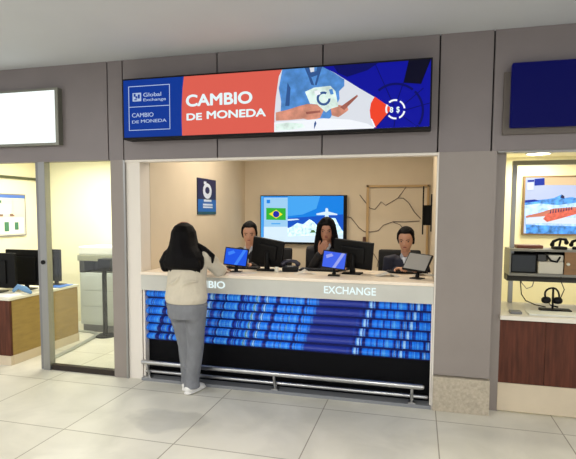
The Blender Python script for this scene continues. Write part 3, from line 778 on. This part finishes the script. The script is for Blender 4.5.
loft(bm, [(-2.04, -.30, .78, .14, .10), (-2.04, -.30, .88, .15, .105), (-2.04, -.29, 1.0, .115, .085), (-2.042, -.27, 1.15, .13, .09), (-2.042, -.25, 1.26, .145, .07), (-2.045, -.245, 1.30, .07, .05)], 20)
for s_, e, h, sd in ((LSH, LEL, LHD, -1), (RSH, REL, RHD, 1)):
    tube(bm, [s_, (s_+e)/2, e, (e+h)/2, h], [.043, .037, .034, .03, .022], seg=10)
    d = (h-e).normalized(); d.z = 0
    hand(bm, h+d*.01, d, (0, 0, -1), .3, side=-sd, s=.95)
for hp, kn, an in ((HIPL, KNL, ANL), (HIPR, KNR, ANR)):
    tube(bm, [hp, (hp+kn)/2, kn, kn*.6+an*.4, an], [.08, .068, .048, .047, .033], seg=12)
fdL, fdR = W(.12, .99, 0).normalized(), W(.30, .95, 0).normalized()
for an, fd in ((ANL, fdL), (ANR, fdR)):
    a = W(an.x, an.y, .04); tube(bm, [a-fd*.03, a+fd*.05, a+fd*.12], [.032, .032, .024], seg=10)
fuse('body', xf(bm, Matrix.Translation(-K0)), SKIN, cu, .006, 3)
face_bits(cu, Matrix.Translation(-K0) @ Mh)
bm = bmesh.new()
loft(bm, [(-2.045, -.30, .855, .178, .134), (-2.045, -.30, .865, .186, .139), (-2.045, -.30, .90, .196, .145), (-2.045, -.295, .95, .19, .138), (-2.045, -.285, 1.05, .18, .13), (-2.045, -.27, 1.15, .18, .125), (-2.045, -.26, 1.24, .18, .105), (-2.045, -.25, 1.295, .14, .075), (-2.06, -.24, 1.33, .065, .06)], 32, .01, 3)
for s_, e, h in ((LSH, LEL, LHD), (RSH, REL, RHD)):
    w = h-(h-e).normalized()*.02
    tube(bm, [s_-W(0, 0, .02), (s_+e)/2, e, (e+w)/2, w-(w-e)*.1, w], [.072, .068, .062, .058, .052, .040], seg=14)
# soft folds slung across the back
for k, (x0, z0, x1, z1) in enumerate(((-2.20, .91, -2.02, .98), (-2.19, .94, -2.0, 1.03), (-2.08, .86, -1.89, .92), (-2.20, .875, -1.90, .89), (-2.06, 1.0, -1.89, 1.06), (-2.17, 1.02, -2.05, 1.10))):
    def back(x): return -.298-.142*math.sqrt(max(.05, 1-((x+2.045)/.2)**2))+.012
    ps = [(x0+(x1-x0)*i/6, back(x0+(x1-x0)*i/6)+.004, z0+(z1-z0)*(i/6)+.02*math.sin(PI*i/6)*(-1)**k) for i in range(7)]
    tube(bm, ps, [.004, .008, .011, .012, .011, .008, .004], seg=8)
fuse('sweater', xf(bm, Matrix.Translation(-K0)), SWEATER, cu, .008, 3)
bm = bmesh.new()
for hp, kn, an, sx in ((HIPL, KNL, ANL, -1), (HIPR, KNR, ANR, 1)):
    bot = W(an.x, an.y+.0, .055)
    tube(bm, [hp+W(sx*.008, 0, .02), hp*.7+kn*.3, (hp+kn)/2*.8+kn*.2, kn, kn*.6+an*.4, an+W(0, 0, .05), bot], [.10, .094, .082, .073, .07, .069, .074], seg=18, cap=False)
loft(bm, [(-2.04, -.305, .72, .15, .115), (-2.04, -.305, .80, .175, .128), (-2.04, -.30, .87, .168, .118), (-2.04, -.29, .93, .14, .10)], 26)
for c in (-2.12, -1.965): ball(bm, (c, -.335, .79), .088, .98, .9, 1.3)
for an, n_ in ((ANL, 4), (ANR, 4)):
    for k in range(n_):
        z = .085+k*.05; ps = [(an.x+.068*math.cos(a), an.y+(.0 if z < .2 else -.005)+.068*math.sin(a), z+.012*math.sin(a*2+k*2)) for a in [2.6+i*.5 for i in range(9)]]
        tube(bm, ps, [.002]+[.008]*7+[.002], seg=6)
fuse('jeans', xf(bm, Matrix.Translation(-K0)), JEANS, cu, .008, 2)
for an, fd in ((ANL, fdL), (ANR, fdR)):
    a = W(an.x, an.y, 0); bm = bmesh.new(); sd = fd.cross(W(0, 0, 1))
    tube(bm, [a-fd*.045+W(0, 0, .05), a+fd*.03+W(0, 0, .052), a+fd*.09+W(0, 0, .042), a+fd*.135+W(0, 0, .032)], [.042, .044, .038, .028], seg=14, flat=(W(0, 0, 1), .9))
    tube(bm, [a-fd*.05+W(0, 0, .018), a+fd*.05+W(0, 0, .018), a+fd*.14+W(0, 0, .018)], [.042, .043, .036], seg=14, flat=(W(0, 0, 1), .4))
    tube(bm, [a-fd*.03+W(0, 0, .07), a-fd*.01+W(0, 0, .10)], [.04, .038], seg=12)
    fuse('shoe', xf(bm, Matrix.Translation(-K0)), SHOE, cu, .006, 2)
# hair
bm = bmesh.new()
loft(bm, [(-2.04, -.345, 1.155, .165, .055), (-2.045, -.35, 1.175, .188, .075), (-2.05, -.34, 1.21, .195, .092), (-2.05, -.325, 1.26, .185, .11), (-2.062, -.30, 1.31, .16, .12), (-2.078, -.27, 1.36, .132, .125), (-2.090, -.245, 1.42, .116, .125), (-2.095, -.235, 1.48, .106, .12), (-2.097, -.23, 1.53, .078, .09), (-2.097, -.23, 1.56, .03, .035)], 48, .02, 1)
tube(bm, [(-2.13, -.31, 1.33), (-2.19, -.325, 1.27), (-2.225, -.33, 1.205), (-2.225, -.33, 1.165)], [.05, .06, .06, .045], seg=14)
tube(bm, [(-1.99, -.24, 1.37), (-1.89, -.25, 1.325), (-1.80, -.27, 1.27), (-1.80, -.285, 1.215)], [.03, .028, .022, .010], seg=10)
for k in range(16):
    x = -2.20+k*.021; z1 = 1.14+.02*noise.noise(Vector((k*.7, 0, 0)))
    tube(bm, [(x, -.385, 1.22), (x, -.375, z1+.04), (x+.002, -.365, z1)], [.018, .016, .006], seg=8)
fuse('hair', xf(bm, Matrix.Translation(-K0)), HAIR, cu, .007, 2)

cu.location.x += .075
# ============================================================ LEFT ROOM
dk = empty('reception_desk', (-4.6, .5, 0), 'wooden desk with dark red front and tan side in the left room', 'desk')
d0 = Vector(dk.location)
child_shift(link('front_panel', B(-5.4, -4.195, .03, .06, .1, .695), WOODD, dk), d0)
bm = B(-4.22, -4.19, .06, 1.12, .10, .695)
child_shift(link('side_panel', bm, WOODT, dk), d0)
child_shift(link('desktop', B(-5.4, -4.18, .02, 1.14, .70, .728, bev=.004), mat('desk_top_white', (226, 222, 205), .4), dk), d0)
bm = B(-5.4, -4.185, .02, .06, 0, .1); box(bm, -4.22, -4.18, .06, 1.12, 0, .1)
child_shift(link('skirting', bm, BEIGE, dk), d0)
def back_monitor(x, y, rz, w, h, label):
    t = empty('monitor', (x, y, .7285), label, 'monitor', 'monitors on the left desk', rz)
    bm = B(-.1, .1, -.07, .07, 0, .012, bev=.004); tube(bm, [(0, 0, .01), (0, 0, .16)], .026, seg=12)
    link('stand', bm, BLACKP, t)
    bm = B(-w/2, w/2, -.03, .01, .05, .05+h, bev=.008); box(bm, -w*.3, w*.3, -.05, -.02, .1, h-.03, bev=.01)
    link('case', bm, BLACKP, t)
    link('screen', B(-w/2+.012, w/2-.012, .010, .012, .062, .038+h), mat('mon_off', (12, 14, 20), .5), t)
back_monitor(-4.66, .34, .1, .52, .40, 'black monitor at the left edge of the left room desk')
back_monitor(-4.50, .62, .0, .54, .42, 'black monitor on the left desk just behind the metal post')
back_monitor(-4.40, 1.0, 0, .15, .40, 'narrow black screen at the back end of the left room desk')
def desk_paper(x, y, rz, m, label, w=.3, h=.21):
    o = link('paper_sheet', B(-w/2, w/2, -h/2, h/2, 0, .008, bev=.001), m); o.location = (x, y, .7285); o.rotation_euler.z = rz; tag(o, label, 'paper')
desk_paper(-4.38, .14, .1, PAPER, 'white papers on the front corner of the left desk')
desk_paper(-4.28, .92, .1, mat('blue_folder', (40, 110, 200), .5), 'blue folder at the back end of the left desk', .18, .28)
bm = T([(-.09, 0, .03), (-.03, 0, .08), (.05, .02, .05), (.12, .02, .02)], [.02, .03, .035, .02], seg=10, flat=(Vector((0, 1, 0)), .6))
o = link('blue_cloth', bm, mat('cloth_blue', (110, 150, 190), .8), None, True); o.location = (-4.30, .30, .7285); tag(o, 'crumpled light blue cloth on the left desk beside the post', 'cloth')
# notice board
nb = empty('notice_board', (-5.49, .9, 1.3), 'framed notice board with leaflets on the left room wall', 'notice board')
n0 = Vector(nb.location); 
q0, q1, q2 = at(0, -5.48, 0, 192), at(0, -5.48, 25, 194.5), at(0, -5.48, 25, 235.5)
YB0, YB1, ZB0, ZB1 = q0.y-.55, q1.y, q2.z, q1.z
child_shift(link('frame', B(-5.5, -5.475, YB0, YB1, ZB0, ZB1), GREYPL, nb), n0)
bz = lambda y, z: (-5.474, YB1-(1-y)*(YB1-YB0), ZB0+z*(ZB1-ZB0))
bmts = [mat('board_pale', (214, 210, 196), .5), mat('board_blue', (70, 110, 190), .5), mat('board_white', (236, 236, 228), .5), mat('board_green', (60, 120, 90), .5), mat('board_brown', (130, 100, 84), .5), mat('board_sky', (190, 208, 220), .5)]
R_ = lambda a, b, c, d, m: ([bz(a, b), bz(c, b), bz(c, d), bz(a, d)], m)
L = [R_(.02, .03, .98, .97, 0), R_(.02, .90, .98, .97, 1), R_(.50, .06, .95, .44, 2), R_(.06, .06, .46, .44, 2), R_(.5, .52, .72, .74, 5), R_(.60, .12, .68, .34, 3), R_(.78, .15, .85, .33, 3), R_(.15, .12, .3, .36, 4), R_(.52, .47, .58, .52, 4), R_(.70, .47, .78, .53, 4), R_(.76, .5, .96, .86, 0), R_(.1, .56, .45, .86, 5), R_(.5, .78, .56, .84, 3)]
child_shift(link('leaflets', panel_layers(L, Vector((1, 0, 0)), .0006), bmts, nb), n0)
# copier
cp = empty('photocopier', (-4.19, 1.81, 0), 'white office photocopier with dark paper slot by the back wall of the left room', 'photocopier')
link('cabinet', B(-.30, .30, -.25, .25, .10, .82, bev=.012), mat('copier_white', (206, 212, 208), .5), cp)
bm = B(-.28, .28, -.22, .22, 0, .10); link('base', bm, GREYPL, cp)
bm = B(-.30, .30, -.04, .25, .82, .98); box(bm, -.30, -.22, -.25, .0, .82, .98)
link('output_slot', bm, mat('copier_dark', (36, 36, 34), .5), cp)
link('scanner_unit', B(-.32, .32, -.27, .26, .98, 1.06, bev=.01), mat('copier_grey', (150, 150, 128), .5), cp)
link('scanner_lid', B(-.31, .31, -.26, .26, 1.06, 1.18, bev=.02), WHITEPL, cp)
for zd in (.14, .36, .58): link('drawer', B(-.27, .27, -.258, -.25, zd, zd+.205, bev=.003), mat('copier_white', (206, 212, 208), .5), cp)
st = empty('floor_stand', (-3.92, 1.15, 0), 'black stand with a box head in front of the photocopier', 'stand')
link('pole', T([(0, 0, .02), (0, 0, .88)], .03, seg=12, cap=False), BLACKP, st)
link('head', B(-.04, .14, -.08, .08, .90, 1.04, bev=.01), BLACKP, st)
link('base', T([(0, 0, 0), (0, 0, .02)], .13, seg=24, cap=False), BLACKP, st)
st.location = (-3.99, 1.40, 0)
o = link('floor_curb', T([(-3.93, .3, .012), (-3.98, .7, .012), (-4.05, 1.1, .012), (-4.12, 1.42, .012), (-4.3, 1.52, .012), (-4.6, 1.54, .012)], [.035]*6, seg=10, flat=(Vector((0, 0, 1)), .33)), mat('curb_silver', (176, 180, 176), .35, .5), None, True)
tag(o, 'low silver curb curving along the floor beside the tan desk', 'curb')

# ============================================================ RIGHT ROOM
rc = empty('side_counter', (1.8, .3, 0), 'dark red wooden counter with white top and beige base in the right room', 'counter')
b0 = Vector(rc.location)
child_shift(link('countertop', B(.668, 3.09, .06, .78, .785, .82, bev=.004), mat('rc_top', (228, 222, 208), .4), rc), b0)
for i, (x0, x1) in enumerate(((.672, 1.02), (1.023, 1.62), (1.623, 2.3), (2.303, 3.09))):
    child_shift(link('front_panel', B(x0, x1, .10, .13, .25, .784, bev=.001), WOODD, rc), b0)
child_shift(link('base_panel', B(.672, 3.09, .095, .13, 0.012, .248), BEIGE, rc), b0)
child_shift(link('side_panel', B(.668, .690, .131, .76, 0, .784), WOODD, rc), b0)
# screen frame
bm = B(.83, .868, .72, .76, .821, 2.10, bev=.003)
struct('trim_8', bm, ALU)
struct('trim_9', B(.83, 3.1, .71, .77, 2.10, 2.14, bev=.003), mat('rail_grey', (140, 136, 110), .5))
# wall shelf unit
shf = empty('shelf_unit', (1.4, .7, 1.06), 'long grey shelf unit with open bay and brown door over the right counter', 'shelf')
b0 = Vector(shf.location); SXL = .812
GS = mat('shelf_grey', (130, 128, 120), .5)
child_shift(link('top_board', B(SXL, 2.4, .60, .90, 1.315, 1.335, bev=.002), GS, shf), b0)
child_shift(link('bottom_board', B(SXL, 2.4, .60, .90, 1.09, 1.115, bev=.002), GS, shf), b0)
child_shift(link('back_board', B(SXL, 2.4, .89, .90, 1.115, 1.315), BLACKP, shf), b0)
child_shift(link('side_board', B(SXL, SXL+.012, .60, .89, 1.115, 1.315), GS, shf), b0)
dr = child_shift(link('door', B(1.265, 2.4, .598, .62, 1.115, 1.315), WOODM, shf), b0)
kn = child_shift(link('knob', T([(1.29, .598, 1.21), (1.29, .575, 1.21)], .014, seg=12), WHITEPL, dr, True), b0)
child_shift(link('under_rail', B(SXL, 2.4, .70, .88, 1.03, 1.088), mat('under_dark', (44, 42, 38), .6), shf), b0)
o = empty('small_screen', (.93, .66, 1.1155), 'small dark screen inside the open left bay of the shelf', 'screen')
link('case', B(-.10, .115, -.02, .02, 0, .17, bev=.004), BLACKP, o); link('panel', B(-.09, .105, -.022, -.02, .012, .16), mat('scr_dark', (22, 30, 36), .2), o)
o = empty('card_terminal', (1.155, .68, 1.1155), 'white machine with dark keypad in the middle bay of the shelf', 'machine')
bm = B(-.10, .105, -.07, .10, 0, .11, bev=.008); box(bm, -.02, .105, -.06, .10, .11, .17, bev=.008)
link('housing', bm, mat('machine_white', (206, 200, 184), .5), o)
link('handle', T([(-.03, -.06, .16), (.0, -.075, .12), (.05, -.075, .11), (.075, -.06, .15)], .009, seg=8), BLACKP, o, True)
link('keypad', B(-.10, -.03, -.05, .06, .111, .17, bev=.005), mat('machine_dark', (60, 60, 60), .5), o)
o = link('red_tray', B(-.11, .11, -.08, .08, 0, .03, bev=.006), mat('tray_brown', (120, 62, 40), .5)); o.location = (1.0, .78, 1.3355)
tag(o, 'flat reddish brown box on top of the shelf', 'box')
def handset(x, y, rz, label, flip):
    t = empty('desk_phone', (x, y, 1.3355), label, 'phone', 'phones on the shelf top', rz)
    link('base', B(-.05, .05, -.06, .06, 0, .025, bev=.008), BLACKP, t)
    link('handset', T([(-.06, 0, .04), (-.05, 0, .07), (0, 0, .095), (.05, 0, .09), (.06, 0, .06)], [.02, .014, .011, .014, .02], seg=10), BLACKP, t, True)
    link('cradle', T([(0, 0, .02), (.01, 0, .085)], .01, seg=8), BLACKP, t, True)
handset(1.235, .68, .1, 'black curved handset on the shelf top, nearer the small screen', 0)
handset(1.40, .70, -.3, 'black curved handset on the shelf top at the right edge', 1)
# headset on stand with tray
hs = empty('headset_stand', (1.13, .38, .821), 'black headset with looped cable hanging on a stand on the right counter', 'headset')
bm = B(-.10, .14, -.05, .05, 0, .02, bev=.005); tube(bm, [(0, 0, .02), (0, 0, .2)], .009, seg=8)
link('base', bm, BLACKP, hs)
n = 18
link('headband', T([(.055*math.cos(a)-.01, -.01+.01*math.sin(3*a), .14+.062*math.sin(a)) for a in [-.6+(PI+1.2)*i/n for i in range(n+1)]], .008, seg=8), BLACKP, hs, True)
for s in (-1, 1): link('ear_cup', T([(s*.055-.01, -.01, .095), (s*.035-.01, -.01, .095)], .03, seg=12), BLACKP, hs, True)
link('cable', T([(.06, 0, .12), (.085, .0, .19), (.06, .02, .26), (.07, .06, .29)], .004, seg=6), BLACKP, hs)
link('microphone', T([(-.05, -.02, .09), (-.03, -.06, .06), (.02, -.07, .05)], [.004, .004, .009], seg=6), BLACKP, hs)
o = link('white_tray', B(-.22, .22, -.09, .09, 0, .014, bev=.004), WHITEPL); o.location = (1.12, .22, .8205)
tag(o, 'flat white tray at the front of the right counter below the headset', 'tray')
o = link('card_reader', B(-.04, .05, -.05, .05, 0, .02, bev=.005), GREYPL); o.location = (.80, .20, .8205); tag(o, 'small grey card reader at the left end of the right counter', 'card reader')
o = link('hanging_cable', T([(.955, .86, 1.03), (.95, .80, .98), (.952, .76, .9), (.98, .70, .85), (1.04, .6, .832), (1.1, .5, .835)], .005, seg=6), BLACKP, None, True)
tag(o, 'thin dark cable hanging from under the shelf to the right counter', 'cable')
o = link('hanging_cable', T([(1.08, .86, 1.03), (1.05, .80, .97), (1.0, .79, .95), (.96, .80, 1.0), (.955, .86, 1.03)], .004, seg=6), GREYPL, None, True)
tag(o, 'short grey looped cable under the shelf', 'cable')

# ship picture
pc = empty('wall_screen', (1.8, 2.2, 1.4), 'wall screen showing a red ship among blue icy mountains in the right room', 'screen')
b0 = Vector(pc.location); QY = 2.2
qf = lambda x, y: aty(QY, 515+x/6.115, 170+y/6.12)
QX0, QX1 = qf(66, 50).x, qf(66, 50).x+1.3; QZ0, QZ1 = qf(66, 388).z, qf(66, 50).z+.005
child_shift(link('frame', B(QX0-.02, QX1+.02, QY, QY+.05, QZ0-.02, QZ1+.02, bev=.004), mat('pic_frame', (120, 96, 66), .5), pc), b0)
def cq(p): return Vector((min(max(p.x, QX0), QX1), QY, min(max(p.z, QZ0), QZ1)))
snow = mat('pic_snow', (128, 158, 208), .5, emit=1, noise_amt=.5, nscale=14); sea = mat('pic_sea', (48, 104, 176), .5, emit=1, noise_amt=.7, nscale=16)
qm = [E_('pic_sky', (192, 204, 236)), E_('pic_sun', (232, 202, 160)), sea, snow, mat('pic_ship', (150, 66, 56), .5, emit=1, noise_amt=.3, nscale=30), E_('pic_orange', (206, 128, 104)), E_('pic_logo', (24, 52, 160)), E_('pic_white', (222, 232, 244)), E_('pic_dark', (50, 50, 90))]
L = [([(QX0, QY, QZ0), (QX1, QY, QZ0), (QX1, QY, QZ1), (QX0, QY, QZ1)], 0)]
P = lambda pts, mi: L.append(([cq(qf(*p)) for p in pts], mi))
P([(178, 40), (900, 0), (900, 90), (500, 96), (300, 92), (178, 92)], 1)
P([(60, 190), (200, 178), (240, 170), (285, 150), (300, 172), (350, 165), (420, 185), (900, 170), (900, 300), (60, 300)], 2)
P([(60, 215), (150, 205), (260, 215), (373, 200), (900, 200), (900, 420), (60, 420)], 3)
P([(60, 185), (120, 180), (160, 190), (60, 200)], 6)
P([(66, 280), (150, 262), (230, 236), (373, 226), (600, 250), (600, 290), (373, 260), (230, 285), (150, 285), (66, 292)], 5)
P([(66, 295), (180, 282), (330, 290), (520, 300), (520, 330), (300, 330), (180, 325), (66, 330)], 7)
P([(66, 335), (373, 345), (900, 335), (900, 420), (66, 420)], 2)
P([(172, 300), (190, 272), (225, 252), (330, 234), (372, 240), (420, 262), (373, 270), (280, 296), (195, 318)], 4)
for k in range(9): P([(212+k*16, 268-k*3), (216+k*16, 240-k*2), (220+k*16, 240-k*2), (220+k*16, 266-k*3)], 8)
P([(275, 170), (285, 150), (300, 160), (302, 176)], 8)
P([(118, 55), (180, 50), (180, 92), (118, 96)], 6)
P([(76, 62), (116, 60), (116, 72), (76, 74)], 6)
P([(74, 78), (112, 76), (112, 120), (74, 124)], 7)
child_shift(link('screen', panel_layers(L, N_, .0005), qm, pc), b0)

# lamps
def downlight(x, y, z, r, label, power, color, group, name='ceiling_lamp'):
    t = empty(name, (x, y, z), label, 'lamp', group)
    bm = bmesh.new(); n = 28
    ps = [(r*math.cos(2*PI*k/n), r*math.sin(2*PI*k/n), -.004) for k in range(n+1)]
    tube(bm, ps, .008, seg=8, cap=False); link('rim', bm, WHITEPL, t, True)
    bm = bmesh.new(); bmesh.ops.create_circle(bm, cap_ends=True, radius=r*.95, segments=n)
    bmesh.ops.translate(bm, verts=bm.verts, vec=(0, 0, -.003)); link('diffuser', bm, LAMPM, t)
    ld = bpy.data.lights.new('downlight', 'AREA'); ld.shape = 'DISK'; ld.size = r*1.8; ld.energy = power; ld.color = color
    lo = bpy.data.objects.new('downlight', ld); COL.objects.link(lo); lo.location = (x, y, z-.02)
WARM = (1, .86, .66)
downlight(1.28, 1.88, 2.33, .13, 'round glowing lamp recessed in the ceiling of the right room', 9, (1, .93, .72), None)
def area(loc, sx, sy, e, c, rot=(0, 0, 0)):
    ld = bpy.data.lights.new('lamp', 'AREA'); ld.shape = 'RECTANGLE'; ld.size = sx; ld.size_y = sy; ld.energy = e; ld.color = c
    lo = bpy.data.objects.new('lamp', ld); COL.objects.link(lo); lo.location = loc; lo.rotation_euler = rot
area((1.9, 1.2, 2.3), 1.2, .5, 24, (1, .93, .70))
area((-4.2, 1.2, 2.39), 1.4, .6, 52, (1, .98, .90))
area((-1.9, 1.3, 2.69), .5, 1.2, 24, (1, .90, .76))
area((-.5, 1.3, 2.69), .5, 1.2, 17, (1, .88, .70))
# unseen area lights added under the concourse ceiling to brighten hall and facade
for x in (-5.5, -2.6, .6, 3.6):
    area((x, -4.9, WT-.02), 1.2, .6, 100, (1, .985, .95))
area((-4.6, -2.4, WT-.02), 1.2, .3, 24, (1, .985, .95))
wd = bpy.data.worlds.new('world'); bpy.context.scene.world = wd; wd.use_nodes = True
wd.node_tree.nodes['Background'].inputs[0].default_value = (.95, .97, 1, 1); wd.node_tree.nodes['Background'].inputs[1].default_value = 1.05

sc = bpy.context.scene
sc.view_settings.view_transform = 'Standard'; sc.view_settings.look = 'None'; sc.view_settings.gamma = 1; sc.view_settings.use_curve_mapping = False
sc.view_settings.exposure = 0.0
